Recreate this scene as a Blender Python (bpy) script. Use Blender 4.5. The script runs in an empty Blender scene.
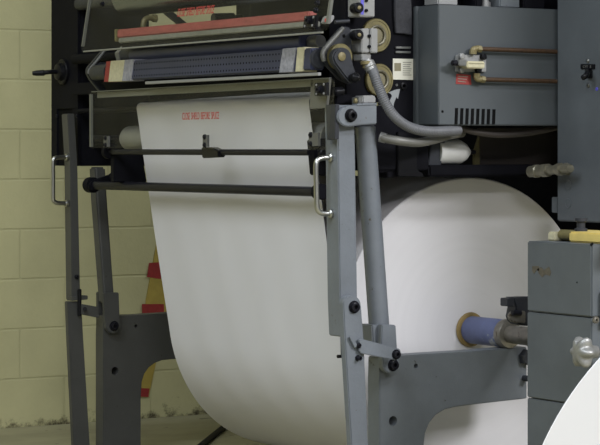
import bpy, bmesh, math, random
from mathutils import Vector, Matrix
random.seed(4)
S = bpy.context.scene
COL = S.collection
PI = math.pi

# ------------------------------------------------------------------ camera numbers
F = 2290.0                       # focal length in pixels of a 600 wide frame
TH = math.radians(31.89)
CT, ST = math.cos(TH), math.sin(TH)
CAMZ, HOR = 1.16, 149.0
FZ = -.05                        # floor level


def ray(px, py):
    u = (px - 300) / F
    return Vector((ST * u - CT, CT * u + ST, (HOR - py) / F))


def PX(px, py, X):               # point of the plane X = const
    d = ray(px, py); t = X / d.x
    return Vector((X, d.y * t, CAMZ + d.z * t))


def PY(px, py, Y):
    d = ray(px, py); t = Y / d.y
    return Vector((d.x * t, Y, CAMZ + d.z * t))


def PZ(px, py, z):
    d = ray(px, py); t = (z - CAMZ) / d.z
    return Vector((d.x * t, d.y * t, z))


# ------------------------------------------------------------------ materials
def srgb(r, g, b):
    f = lambda c: (c / 255 / 12.92) if c / 255 <= .04045 else ((c / 255 + .055) / 1.055) ** 2.4
    return (f(r), f(g), f(b), 1)


def newmat(name):
    m = bpy.data.materials.new(name); m.use_nodes = True
    nt = m.node_tree; nt.nodes.clear()
    out = nt.nodes.new('ShaderNodeOutputMaterial')
    return m, nt, out


def surf(name, col, rough=.5, metal=0, var=.12, vscale=6, chip=None, chipcol=None, chipscale=40, bump=.0, bscale=200, spec=.5, stretch=(1, 1, 1)):
    m, nt, out = newmat(name)
    N, L = nt.nodes, nt.links
    b = N.new('ShaderNodeBsdfPrincipled'); L.new(b.outputs[0], out.inputs[0])
    b.inputs['Roughness'].default_value = rough
    b.inputs['Metallic'].default_value = metal
    b.inputs['Specular IOR Level'].default_value = spec
    tc = N.new('ShaderNodeTexCoord'); mp = N.new('ShaderNodeMapping')
    mp.inputs['Scale'].default_value = stretch
    L.new(tc.outputs['Object'], mp.inputs[0])
    no = N.new('ShaderNodeTexNoise'); no.inputs['Scale'].default_value = vscale
    no.inputs['Detail'].default_value = 6; no.inputs['Roughness'].default_value = .6
    L.new(mp.outputs[0], no.inputs['Vector'])
    cr = N.new('ShaderNodeValToRGB')
    cr.color_ramp.elements[0].position = .3; cr.color_ramp.elements[1].position = .7
    cr.color_ramp.elements[0].color = tuple(c * (1 - var) for c in col[:3]) + (1,)
    cr.color_ramp.elements[1].color = tuple(min(1, c * (1 + var)) for c in col[:3]) + (1,)
    L.new(no.outputs[0], cr.inputs[0])
    src = cr.outputs[0]
    if chip is not None:
        n2 = N.new('ShaderNodeTexNoise'); n2.inputs['Scale'].default_value = chipscale
        n2.inputs['Detail'].default_value = 5; n2.inputs['Roughness'].default_value = .65
        L.new(mp.outputs[0], n2.inputs['Vector'])
        c2 = N.new('ShaderNodeValToRGB')
        c2.color_ramp.elements[0].position = chip; c2.color_ramp.elements[1].position = chip + .04
        L.new(n2.outputs[0], c2.inputs[0])
        mx = N.new('ShaderNodeMix'); mx.data_type = 'RGBA'
        L.new(c2.outputs[0], mx.inputs[0]); L.new(src, mx.inputs[6]); mx.inputs[7].default_value = chipcol
        src = mx.outputs[2]
    L.new(src, b.inputs['Base Color'])
    if bump:
        n3 = N.new('ShaderNodeTexNoise'); n3.inputs['Scale'].default_value = bscale
        L.new(mp.outputs[0], n3.inputs['Vector'])
        bp = N.new('ShaderNodeBump'); bp.inputs['Strength'].default_value = bump
        bp.inputs['Distance'].default_value = .004
        L.new(n3.outputs[0], bp.inputs['Height']); L.new(bp.outputs[0], b.inputs['Normal'])
    return m


rust = srgb(70, 58, 40)
M = {}
M['grey'] = surf('grey_machine_paint', srgb(104, 109, 115), .45, var=.10, vscale=9, chip=.66, chipcol=srgb(74, 66, 50), chipscale=38, bump=.15, bscale=90)
M['grey_dark'] = surf('dull_grey_machine_paint', srgb(100, 105, 109), .5, var=.14, vscale=6, chip=.67, chipcol=srgb(58, 52, 44), chipscale=30, bump=.1)
M['blue_grey'] = surf('blue_grey_cabinet_paint', srgb(83, 88, 92), .5, var=.16, vscale=5, chip=.73, chipcol=srgb(60, 58, 55), chipscale=34)
M['grey_shaded'] = surf('shaded_grey_machine_paint', srgb(68, 68, 66), .5, var=.14, vscale=6, chip=.67, chipcol=srgb(46, 42, 36), chipscale=30, bump=.1)  # darker copy of the machine grey; shade on the far side put into colour
M['cabinet'] = surf('slate_cabinet_paint', srgb(74, 79, 82), .5, var=.06, vscale=4, chip=.73, chipcol=srgb(50, 48, 46), chipscale=34)
M['cast'] = surf('cast_iron_paint', srgb(46, 48, 53), .45, spec=.3, var=.15, vscale=14, bump=.2, bscale=60)
M['black'] = surf('black_frame_paint', srgb(22, 22, 26), .5, var=.2, vscale=8, spec=.03)
M['black_gloss'] = surf('black_gloss', srgb(20, 20, 23), .35, var=.1, spec=.16)
M['rubber'] = surf('black_rubber', srgb(40, 41, 46), .75, var=.3, vscale=30, bump=.6, bscale=70)
M['rod'] = surf('dark_steel_rod', srgb(28, 28, 33), .28, spec=.12, var=.15, vscale=20)
M['navy'] = surf('navy_roller_cover', srgb(44, 49, 74), .5, var=.12, vscale=12)
M['navy_dark'] = surf('dark_navy_roller_cover', srgb(46, 49, 68), .45, var=.1, vscale=12)
M['steel'] = surf('bright_steel', srgb(176, 176, 172), .3, metal=1, var=.08, vscale=10)
M['steel_dull'] = surf('dull_roller_steel', srgb(150, 151, 150), .4, metal=.35, var=.1, vscale=10)
M['chrome'] = surf('brushed_chrome', srgb(104, 110, 122), .22, metal=1, var=.12, vscale=5, stretch=(.4, 8, 8))
M['zinc'] = surf('zinc_alloy', srgb(150, 150, 148), .45, metal=.6, var=.08, vscale=30)
M['nickel'] = surf('dull_nickel', srgb(124, 120, 104), .4, metal=.5, var=.2, vscale=50)
M['brass'] = surf('brass', srgb(122, 112, 78), .5, metal=.2, var=.2, vscale=60)
M['ochre'] = surf('worn_ochre_paint', srgb(112, 104, 68), .5, metal=.2, var=.3, vscale=25, chip=.62, chipcol=srgb(120, 96, 50), chipscale=50)
M['yellow'] = surf('yellow_enamel', srgb(206, 184, 108), .45, var=.1, vscale=20, chip=.7, chipcol=srgb(96, 78, 44), chipscale=40)
M['copper'] = surf('copper_pipe', srgb(70, 51, 34), .55, metal=.3, var=.35, vscale=90)
M['hose'] = surf('ribbed_grey_hose', srgb(94, 95, 98), .5, var=.12, vscale=40)
M['hose_pale'] = surf('pale_grey_hose', srgb(110, 109, 104), .45, metal=.2, var=.15, vscale=20)
M['alu'] = surf('aluminium_block', srgb(140, 140, 139), .5, metal=.2, var=.06, vscale=25)
M['alu_dull'] = surf('dull_aluminium', srgb(98, 98, 95), .5, metal=.3, var=.1, vscale=25)
M['red'] = surf('red_rubber', srgb(150, 74, 70), .6, var=.22, vscale=60, stretch=(.3, 1, 1))
M['red_text'] = surf('red_lettering', srgb(172, 66, 58), .6, var=.05)
M['red_tag'] = surf('red_tag_print', srgb(140, 48, 44), .6, var=.25, vscale=160)
M['strip'] = surf('pale_strip', srgb(120, 120, 112), .5, var=.15, vscale=40)
M['white'] = surf('white_plastic', srgb(216, 216, 214), .5, var=.05)
M['cream_tape'] = surf('cream_tape', srgb(186, 180, 150), .6, var=.15, vscale=60)
M['grey_tape'] = surf('grey_tape', srgb(140, 140, 148), .6, var=.3, vscale=60, bump=.5, bscale=90)
M['violet'] = surf('violet_label', srgb(92, 88, 190), .5, var=.05)
M['blue'] = surf('blue_sleeve_paint', srgb(84, 92, 126), .45, var=.12, vscale=20, chip=.58, chipcol=srgb(146, 148, 146), chipscale=10)
M['ring'] = surf('amber_ring', srgb(128, 108, 64), .5, var=.3, vscale=30)
M['shaft'] = surf('worn_shaft_steel', srgb(128, 124, 116), .4, metal=.7, var=.3, vscale=22, chip=.6, chipcol=srgb(80, 70, 56), chipscale=30)
M['hole'] = surf('hole_black', srgb(14, 14, 15), .9, var=.05, spec=.1)
M['brown'] = surf('dark_brown_panel', srgb(58, 52, 48), .6, var=.1)
M['paper_print'] = surf('label_paper', srgb(206, 204, 190), .6, var=.04)
M['olive'] = surf('olive_ink', srgb(120, 114, 90), .6, var=.1)
M['stain'] = surf('brown_stain', srgb(84, 78, 66), .7, var=.25, vscale=80)
M['arrow'] = surf('grey_arrow_paint', srgb(136, 140, 142), .6, var=.1)
M['ink'] = surf('grey_ink', srgb(130, 128, 118), .6, var=.3, vscale=120)
M['tape_yellow'] = surf('yellow_tape', srgb(176, 154, 72), .6, var=.1, vscale=20)
M['tape_red'] = surf('red_tape_square', srgb(150, 44, 42), .6, var=.15, vscale=60)


def paper_mat(name, col, rings=0):
    m, nt, out = newmat(name); N, L = nt.nodes, nt.links
    b = N.new('ShaderNodeBsdfPrincipled'); L.new(b.outputs[0], out.inputs[0])
    b.inputs['Roughness'].default_value = .85; b.inputs['Specular IOR Level'].default_value = .15
    tc = N.new('ShaderNodeTexCoord')
    no = N.new('ShaderNodeTexNoise'); no.inputs['Scale'].default_value = 2.5; no.inputs['Detail'].default_value = 4
    cr = N.new('ShaderNodeValToRGB')
    cr.color_ramp.elements[0].position = .3; cr.color_ramp.elements[1].position = .7
    cr.color_ramp.elements[0].color = tuple(c * .97 for c in col[:3]) + (1,)
    cr.color_ramp.elements[1].color = col
    if rings:
        sx = N.new('ShaderNodeSeparateXYZ'); L.new(tc.outputs['Object'], sx.inputs[0])
        cb = N.new('ShaderNodeCombineXYZ'); L.new(sx.outputs['Y'], cb.inputs[0]); L.new(sx.outputs['Z'], cb.inputs[1])
        ln = N.new('ShaderNodeVectorMath'); ln.operation = 'LENGTH'; L.new(cb.outputs[0], ln.inputs[0])
        no.noise_dimensions = '1D'; no.inputs['Scale'].default_value = 26
        L.new(ln.outputs['Value'], no.inputs['W'])
    else:
        L.new(tc.outputs['Object'], no.inputs['Vector'])
    L.new(no.outputs[0], cr.inputs[0]); L.new(cr.outputs[0], b.inputs['Base Color'])
    return m


M['paper'] = paper_mat('newsprint', srgb(211, 210, 215))
M['paper_end'] = paper_mat('newsprint_roll', srgb(212, 210, 211), 1)
M['paper_white'] = paper_mat('white_paper_roll', srgb(236, 235, 238))


def plexi(name, tint, haze, hazecol):
    m, nt, out = newmat(name); N, L = nt.nodes, nt.links
    tr = N.new('ShaderNodeBsdfTransparent'); tr.inputs[0].default_value = tint
    gl = N.new('ShaderNodeBsdfGlossy'); gl.inputs['Roughness'].default_value = .12
    gl.inputs[0].default_value = (.9, .9, .9, 1)
    df = N.new('ShaderNodeBsdfDiffuse'); df.inputs[0].default_value = hazecol
    tc = N.new('ShaderNodeTexCoord'); no = N.new('ShaderNodeTexNoise')
    no.inputs['Scale'].default_value = 7; no.inputs['Detail'].default_value = 6
    L.new(tc.outputs['Object'], no.inputs['Vector'])
    mr = N.new('ShaderNodeMapRange'); mr.inputs[1].default_value = .3; mr.inputs[2].default_value = .75
    mr.inputs[3].default_value = haze * .5; mr.inputs[4].default_value = haze * 1.6
    L.new(no.outputs[0], mr.inputs[0])
    a = N.new('ShaderNodeMixShader'); L.new(mr.outputs[0], a.inputs[0]); L.new(tr.outputs[0], a.inputs[1]); L.new(df.outputs[0], a.inputs[2])
    b = N.new('ShaderNodeMixShader'); b.inputs[0].default_value = .015; L.new(a.outputs[0], b.inputs[1]); L.new(gl.outputs[0], b.inputs[2])
    L.new(b.outputs[0], out.inputs[0])
    return m


M['plexi'] = plexi('clear_guard_plastic', (.985, .985, .975, 1), .014, srgb(150, 150, 142))
M['plexi_edge'] = surf('plastic_sheet_edge', srgb(96, 97, 90), .35, var=.1)


def wall_mat():
    m, nt, out = newmat('painted_block_wall'); N, L = nt.nodes, nt.links
    b = N.new('ShaderNodeBsdfPrincipled'); L.new(b.outputs[0], out.inputs[0])
    b.inputs['Roughness'].default_value = .6; b.inputs['Specular IOR Level'].default_value = .25
    tc = N.new('ShaderNodeTexCoord'); sx = N.new('ShaderNodeSeparateXYZ'); L.new(tc.outputs['Object'], sx.inputs[0])
    cb = N.new('ShaderNodeCombineXYZ')
    a1 = N.new('ShaderNodeMath'); a1.inputs[1].default_value = 0.282
    L.new(sx.outputs['Y'], a1.inputs[0]); L.new(a1.outputs[0], cb.inputs[0])
    a2 = N.new('ShaderNodeMath'); a2.inputs[1].default_value = .0068
    L.new(sx.outputs['Z'], a2.inputs[0]); L.new(a2.outputs[0], cb.inputs[1])
    br = N.new('ShaderNodeTexBrick'); br.inputs['Scale'].default_value = 1
    br.inputs['Brick Width'].default_value = .43; br.inputs['Row Height'].default_value = .2167
    br.inputs['Mortar Size'].default_value = .006; br.inputs['Mortar Smooth'].default_value = .6
    L.new(cb.outputs[0], br.inputs['Vector'])
    base = srgb(197, 191, 146)
    no = N.new('ShaderNodeTexNoise'); no.inputs['Scale'].default_value = 3; no.inputs['Detail'].default_value = 8
    no.inputs['Roughness'].default_value = .65
    L.new(tc.outputs['Object'], no.inputs['Vector'])
    cr = N.new('ShaderNodeValToRGB'); cr.color_ramp.elements[0].position = .3; cr.color_ramp.elements[1].position = .72
    cr.color_ramp.elements[0].color = tuple(c * .9 for c in base[:3]) + (1,)
    cr.color_ramp.elements[1].color = tuple(c * 1.06 for c in base[:3]) + (1,)
    L.new(no.outputs[0], cr.inputs[0])
    mx = N.new('ShaderNodeMix'); mx.data_type = 'RGBA'
    k = N.new('ShaderNodeMath'); k.operation = 'MULTIPLY'; k.inputs[1].default_value = .16
    L.new(br.outputs['Fac'], k.inputs[0]); L.new(k.outputs[0], mx.inputs[0])
    L.new(cr.outputs[0], mx.inputs[6]); mx.inputs[7].default_value = srgb(140, 136, 96)
    # scuffed dirt splashed along the foot of the wall
    n2 = N.new('ShaderNodeTexNoise'); n2.inputs['Scale'].default_value = 14; n2.inputs['Detail'].default_value = 8
    n2.inputs['Roughness'].default_value = .75
    L.new(tc.outputs['Object'], n2.inputs['Vector'])
    mr = N.new('ShaderNodeMapRange'); mr.inputs[1].default_value = .0; mr.inputs[2].default_value = .16
    mr.inputs[3].default_value = .27; mr.inputs[4].default_value = -.2
    L.new(sx.outputs['Z'], mr.inputs[0])
    ad = N.new('ShaderNodeMath'); L.new(n2.outputs[0], ad.inputs[0]); L.new(mr.outputs[0], ad.inputs[1])
    c3 = N.new('ShaderNodeValToRGB'); c3.color_ramp.elements[0].position = .66; c3.color_ramp.elements[1].position = .84
    L.new(ad.outputs[0], c3.inputs[0])
    m2 = N.new('ShaderNodeMix'); m2.data_type = 'RGBA'
    L.new(c3.outputs[0], m2.inputs[0]); L.new(mx.outputs[2], m2.inputs[6]); m2.inputs[7].default_value = srgb(74, 66, 48)
    L.new(m2.outputs[2], b.inputs['Base Color'])
    n4 = N.new('ShaderNodeTexNoise'); n4.inputs['Scale'].default_value = 55; n4.inputs['Detail'].default_value = 4
    L.new(tc.outputs['Object'], n4.inputs['Vector'])
    s1 = N.new('ShaderNodeMath'); s1.operation = 'MULTIPLY_ADD'; s1.inputs[1].default_value = -.55
    L.new(br.outputs['Fac'], s1.inputs[0])
    s2 = N.new('ShaderNodeMath'); s2.operation = 'MULTIPLY'; s2.inputs[1].default_value = .35
    L.new(n4.outputs[0], s2.inputs[0]); L.new(s2.outputs[0], s1.inputs[2])
    bp = N.new('ShaderNodeBump'); bp.inputs['Strength'].default_value = .5; bp.inputs['Distance'].default_value = .006
    L.new(s1.outputs[0], bp.inputs['Height']); L.new(bp.outputs[0], b.inputs['Normal'])
    return m


M['wall'] = wall_mat()
M['floor'] = surf('worn_concrete', srgb(146, 141, 112), .55, var=.22, vscale=4, chip=.64, chipcol=srgb(94, 89, 74), chipscale=9, stretch=(1, .6, 1))
M['ceil'] = surf('ceiling_paint', srgb(132, 136, 140), .8, var=.05)
M['room'] = surf('far_wall_paint', srgb(104, 108, 112), .8, var=.05)
M['lampbody'] = surf('lamp_housing', srgb(190, 190, 190), .5, var=.03)

# ------------------------------------------------------------------ mesh helpers


def finish(bm, ang=32):
    bmesh.ops.recalc_face_normals(bm, faces=bm.faces)
    for f in bm.faces: f.smooth = True
    for e in bm.edges:
        if len(e.link_faces) != 2 or e.calc_face_angle(0) > math.radians(ang): e.smooth = False


def obj(name, bm, mat, parent=None, label=None, ang=32):
    finish(bm, ang)
    me = bpy.data.meshes.new(name); 
    o = bpy.data.objects.new(name, me)
    if parent is None:               # own origin at the base of the mesh
        vs = [v.co for v in bm.verts]
        c = Vector(((min(v.x for v in vs) + max(v.x for v in vs)) / 2, (min(v.y for v in vs) + max(v.y for v in vs)) / 2, min(v.z for v in vs)))
    else:
        c = origin_of(parent)
    bmesh.ops.translate(bm, verts=bm.verts, vec=-c)
    bm.to_mesh(me); bm.free(); me.materials.append(mat)
    COL.objects.link(o)
    if parent is None: o.location = c
    else: o.parent = parent
    if label: o['label'] = label
    return o


def origin_of(o):
    v = Vector((0, 0, 0))
    while o is not None: v += o.location; o = o.parent
    return v


def drill(o, p, axis, r, depth):
    c = obj('cutter', cyl(Vector(p) + Vector(axis) * .01, Vector(p) - Vector(axis) * depth, r, seg=24), M['hole'])
    m = o.modifiers.new('hole', 'BOOLEAN'); m.object = c; m.operation = 'DIFFERENCE'; m.solver = 'EXACT'
    dg = bpy.context.evaluated_depsgraph_get(); dg.update()
    me = bpy.data.meshes.new_from_object(o.evaluated_get(dg)); o.modifiers.clear()
    mt = o.data.materials[0]; o.data = me; o.data.materials.clear(); o.data.materials.append(mt)
    bm = bmesh.new(); bm.from_mesh(me); finish(bm, 25); bm.to_mesh(me); bm.free()
    for p_ in me.polygons: p_.use_smooth = False
    bpy.data.objects.remove(c)


def thing(name, label, cat, loc, group=None):
    o = bpy.data.objects.new(name, None); COL.objects.link(o)
    o.empty_display_size = .05
    o.location = loc; o['label'] = label; o['category'] = cat
    if group: o['group'] = group
    return o


def tag(o, label, cat, group=None):
    o['label'] = label; o['category'] = cat
    if group: o['group'] = group
    return o


def struct(o):
    o['kind'] = 'structure'; return o


def bevel(bm, w, seg=2):
    if w:
        es = [e for e in bm.edges if len(e.link_faces) == 2 and e.calc_face_angle(0) > .6]
        bmesh.ops.bevel(bm, geom=es, offset=w, segments=seg, affect='EDGES', clamp_overlap=True)


def merge(a, b):
    me = bpy.data.meshes.new('t'); b.to_mesh(me); a.from_mesh(me); b.free(); bpy.data.meshes.remove(me)
    return a


def box(x0, x1, y0, y1, z0, z1, bv=.003):
    bm = bmesh.new(); bmesh.ops.create_cube(bm, size=1)
    bmesh.ops.scale(bm, vec=(abs(x1 - x0), abs(y1 - y0), abs(z1 - z0)), verts=bm.verts)
    bmesh.ops.translate(bm, vec=((x0 + x1) / 2, (y0 + y1) / 2, (z0 + z1) / 2), verts=bm.verts)
    bevel(bm, bv); return bm


def prism(pts, vec, bv=.002, seg=2):
    """closed outline of 3-D points pushed along vec"""
    bm = bmesh.new()
    a = [bm.verts.new(p) for p in pts]; b = [bm.verts.new(Vector(p) + Vector(vec)) for p in pts]
    bm.faces.new(a); bm.faces.new(list(reversed(b)))
    n = len(a)
    for i in range(n): bm.faces.new((a[i], b[i], b[(i + 1) % n], a[(i + 1) % n]))
    bmesh.ops.recalc_face_normals(bm, faces=bm.faces)
    bevel(bm, bv, seg); return bm


def prX(pix, X, t, bv=.002, seg=2):       # outline seen on the plane X, solid of thickness t behind it
    return prism([PX(a, b, X) for a, b in pix], (-t, 0, 0), bv, seg)


def prY(pix, Y, t, bv=.002, seg=2):
    return prism([PY(a, b, Y) for a, b in pix], (0, t, 0), bv, seg)


def ringframe(p, q, r=None):
    z = (q - p).normalized()
    x = z.orthogonal().normalized() if r is None else r
    return x, z.cross(x).normalized(), z


def cyl(p, q, r, r2=None, seg=28, bv=.0):
    p, q = Vector(p), Vector(q); r2 = r if r2 is None else r2
    x, y, z = ringframe(p, q); bm = bmesh.new(); A = []; B = []
    for i in range(seg):
        a = 2 * PI * i / seg; d = x * math.cos(a) + y * math.sin(a)
        A.append(bm.verts.new(p + d * r)); B.append(bm.verts.new(q + d * r2))
    bm.faces.new(A); bm.faces.new(list(reversed(B)))
    for i in range(seg): bm.faces.new((A[i], B[i], B[(i + 1) % seg], A[(i + 1) % seg]))
    bmesh.ops.recalc_face_normals(bm, faces=bm.faces)
    if bv:
        es = [e for e in bm.edges if e.calc_face_angle(0) > .9]
        bmesh.ops.bevel(bm, geom=es, offset=bv, segments=2, affect='EDGES', clamp_overlap=True)
    return bm


def lathe(p, axis, prof, seg=40, close=True):
    """prof: list of (distance along axis, radius)"""
    p = Vector(p); z = Vector(axis).normalized(); x = z.orthogonal().normalized(); y = z.cross(x)
    bm = bmesh.new(); rings = []
    for h, r in prof:
        if r < 1e-6: rings.append([bm.verts.new(p + z * h)]); continue
        rings.append([bm.verts.new(p + z * h + (x * math.cos(2 * PI * i / seg) + y * math.sin(2 * PI * i / seg)) * r) for i in range(seg)])
    for a, b in zip(rings, rings[1:]):
        for i in range(seg):
            j = (i + 1) % seg
            if len(a) == 1 and len(b) == 1: continue
            if len(a) == 1: bm.faces.new((a[0], b[i], b[j]))
            elif len(b) == 1: bm.faces.new((a[i], b[0], a[j]))
            else: bm.faces.new((a[i], b[i], b[j], a[j]))
    if close:
        for r in (rings[0], rings[-1]):
            if len(r) > 2: bm.faces.new(r)
    return bm


def smooth_path(pts, n=8):
    pts = [Vector(p) for p in pts]; out = []
    for i in range(len(pts) - 1):
        p0 = pts[max(0, i - 1)]; p1 = pts[i]; p2 = pts[i + 1]; p3 = pts[min(len(pts) - 1, i + 2)]
        for k in range(n):
            t = k / n
            out.append(.5 * ((2 * p1) + (p2 - p0) * t + (2 * p0 - 5 * p1 + 4 * p2 - p3) * t * t + (3 * p1 - p0 - 3 * p2 + p3) * t ** 3))
    out.append(pts[-1]); return out


def tube(pts, r, seg=14, rib=0):
    bm = bmesh.new(); prev = None; rings = []
    x = None
    for i, p in enumerate(pts):
        d = (pts[min(i + 1, len(pts) - 1)] - pts[max(i - 1, 0)]).normalized()
        if x is None: x = d.orthogonal().normalized()
        x = (x - d * x.dot(d)).normalized(); y = d.cross(x)
        rr = r * (1 + rib * (1 if i % 2 else -1))
        rings.append([bm.verts.new(p + (x * math.cos(2 * PI * k / seg) + y * math.sin(2 * PI * k / seg)) * rr) for k in range(seg)])
    for a, b in zip(rings, rings[1:]):
        for k in range(seg): bm.faces.new((a[k], b[k], b[(k + 1) % seg], a[(k + 1) % seg]))
    bm.faces.new(rings[0]); bm.faces.new(rings[-1]); return bm


def resample(pts, step):
    out = [pts[0]]; acc = 0
    for a, b in zip(pts, pts[1:]):
        L = (b - a).length; t = step - acc
        while t <= L: out.append(a.lerp(b, t / L)); t += step
        acc = (acc + L) % step
    return out


def arc(c, r, a0, a1, n=8):               # pixel-space arc used for rounded plate ends
    return [(c[0] + r * math.cos(math.radians(a0 + (a1 - a0) * i / n)), c[1] + r * math.sin(math.radians(a0 + (a1 - a0) * i / n))) for i in range(n + 1)]


def bolt(p, axis, r, h, parent, name='bolt', mat=None, hexa=True):
    p = Vector(p); a = Vector(axis).normalized()
    b = lathe(p - a * .004, a, [(0, r * 1.35), (.006, r * 1.35), (.006, r), (h + .003, r), (h + .004, r * .85), (h + .004, r * .5), (h * .5, r * .45), (h * .5, 0)], 18, False)
    return obj(name, b, mat or M['rod'], parent)


def text_mesh(body, size, wide, mat, name, parent, loc, width):
    cu = bpy.data.curves.new(name, 'FONT'); cu.body = body; cu.size = size; cu.align_x = 'LEFT'; cu.space_word = 1.6; cu.offset = .0
    cu.extrude = .0004
    t = bpy.data.objects.new(name, cu); COL.objects.link(t)
    dg = bpy.context.evaluated_depsgraph_get(); dg.update()
    me = bpy.data.meshes.new_from_object(t.evaluated_get(dg))
    bpy.data.objects.remove(t)
    me.name = name
    xs = [v.co.x for v in me.vertices]; ys = [v.co.y for v in me.vertices]
    sx = width / (max(xs) - min(xs)); sy = size / (max(ys) - min(ys))
    me.transform(Matrix.Translation((-min(xs), -min(ys), 0))); me.transform(Matrix.Diagonal((sx, sy, 1, 1)))
    me.transform(Matrix.Rotation(PI / 2, 4, 'X'))
    me.materials.clear(); me.materials.append(mat)
    o = bpy.data.objects.new(name, me); COL.objects.link(o)
    if parent: o.parent = parent; o.location = Vector(loc) - origin_of(parent)
    else: o.location = loc
    return o


# ------------------------------------------------------------------ the setting
WX = -9.10
struct(obj('wall_left', box(WX - .2, WX, -9, 12, FZ, 4.6, 0), M['wall']))
struct(obj('floor', box(WX - .2, 4, -9, 12, FZ - .1, FZ, 0), M['floor']))
struct(obj('ceiling', box(WX - .2, 4, -9, 12, 4.6, 4.7, 0), M['ceil']))
struct(obj('wall_back', box(WX, 4, 12, 12.2, FZ, 4.6, 0), M['room']))
struct(obj('wall_front', box(WX, 4, -9.2, -9, FZ, 4.6, 0), M['room']))
struct(obj('wall_right', box(4, 4.2, -9, 12, FZ, 4.6, 0), M['room']))

# ------------------------------------------------------------------ the two press side frames
XRF = -6.20                                   # outer face of the near frame
XLF = -8.10                                   # inner face of the far frame
YF = 4.03
lf = thing('press_side_frame', 'black upright machine frame standing on the left before the block wall', 'machine frame', (-8.25, 4.6, 1.09))
zB, zT = 1.093, 2.02
b = box(-8.362, XLF, YF, 4.33, zB, zT, .004)
obj('front_post', b, M['black'], lf)
obj('rear_plate', box(-8.22, XLF, 4.80, 6.3, zB, zT, .004), M['black'], lf)
obj('lower_plate', box(-8.22, XLF, 4.331, 4.799, zB, 1.60, .004), M['black'], lf)
obj('upper_plate', box(-8.22, XLF, 4.331, 4.799, 1.84, zT, .004), M['black'], lf)
# slotted cover on the front of the post
p0, p1 = PY(54, 105, YF), PY(80.5, 105, YF)
s0, s1 = PY(59.5, 109, YF), PY(75, 109, YF)
ct = YF - .012
cv = box(p0.x, s0.x, ct, YF - .0005, zB, s0.z, .001)
for q in (box(s1.x, p1.x, ct, YF - .0005, zB, s0.z, .001), box(p0.x, p1.x, ct, YF - .0005, s0.z, zT, .001)): merge(cv, q)
obj('slot_cover', cv, M['black'], lf)
obj('slot', box(s0.x, s1.x, YF - .004, YF - .0006, zB + .002, s0.z, 0), M['hole'], lf)
for px in (56.8, 76.8): bolt(PY(px, 116, ct), (0, -1, 0), .005, .004, lf, 'screw')

zT = 2.6
rf = thing('press_side_frame', 'black upright machine frame on the right behind hoses and brass bearing rings', 'machine frame', (-6.25, 4.6, 1.068))
zRB = 1.068
obj('front_plate', box(XRF - .10, XRF, YF, 4.36, 1.09, zT, .004), M['black'], rf)
o0 = PX(440, 165, XRF); o1 = PX(557, 132, XRF)
obj('lower_rail', box(XRF - .10, XRF, 4.361, 6.2, zRB, o0.z, .006), M['black'], rf)
obj('upper_plate', box(XRF - .10, XRF, 4.361, 6.2, 1.235, zT, .004), M['black'], rf)
obj('rear_plate', box(XRF - .10, XRF, 5.05, 6.2, o0.z + .001, 1.234, .004), M['black'], rf)
obj('lower_block', prX([(375, 165), (399, 165), (398, 177), (388, 178), (387, 172), (380, 173)], XRF - .01, .08), M['black'], rf)
obj('corner_bracket', prX([(398, 132), (417, 132), (417, 166)] + arc((424, 166), 7, 180, 100, 5) + [(424, 177), (398, 176)], XRF + .012, .012), M['black_gloss'], rf)
obj('slanted_brace', prX([(434, 131), (447, 131), (441, 166), (428, 166)], XRF - .02, .05), M['cast'], rf)
obj('guide_post', prX([(346, -14), (351, -14), (351, 50), (346, 50)], XRF + .03, .03), M['black'], rf)
# painted curved arrow, plaque, socket screw
obj('arrow', prX([(388, 110), (389, 102), (392, 96), (391, 94), (388, 92.5), (396, 89.5), (400, 89), (398, 99), (396.5, 97), (394, 103), (393, 110)], XRF + .0015, .001, 0), M['arrow'], rf, 'grey curved arrow painted on black frame')
pl = obj('label_plate', prX([(393, 58.5), (414, 59), (414, 80), (393, 79.5)], XRF + .003, .003, 0), M['paper_print'], rf, 'white and cream printed label on black frame')
obj('label_square', prX([(394.5, 63), (401, 63), (401, 71), (394.5, 71)], XRF + .0038, .0008, 0), M['olive'], pl)
for k in range(7):
    obj('print_line', prX([(403, 62 + k * 2.1), (411.5 - (k % 3) * .8, 62.1 + k * 2.1), (411.5 - (k % 3) * .8, 62.8 + k * 2.1), (403, 62.7 + k * 2.1)], XRF + .0038, .0008, 0), M['ink'], pl)
bolt(PX(403, 86, XRF), (1, 0, 0), .012, .008, rf, 'socket_screw', M['black_gloss'])
bolt(PX(396.5, 85, XRF), (1, 0, 0), .003, .002, rf, 'screw', M['steel'])
for y in (46.5, 51):
    obj('steel_plaque', prX([(396, y), (411, y + .2), (411, y + 2.2), (396, y + 2)], XRF + .008, .008, .001), M['steel'], rf)
# cross panel closing the press behind the roll
obj('press_back_panel', box(-8.09, -6.31, 5.32, 5.36, .30, 2.6, .003), M['black'])
tag(bpy.data.objects['press_back_panel'], 'black sheet panel behind the big paper roll under the grey cabinet', 'panel')

o = obj('press_shade_block', box(-8.09, -6.31, 4.12, 5.31, 2.0, 2.6, .004), M['black'])  # added out of view to keep lamp light off the press interior
tag(o, 'unseen black block added above the chrome roller to shade the press', 'machine housing')

# rubber apron hanging on the near frame
ap = prX([(395, -8), (411, -8), (412, 10), (412, 35), (404, 33.5), (396, 33), (395, 15)], XRF + .014, .010, .002)
bmesh.ops.subdivide_edges(ap, edges=ap.edges, cuts=2)
tag(obj('rubber_flap', ap, M['rubber']), 'crumpled black rubber flap hanging above the white printed label', 'rubber flap')

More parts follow.
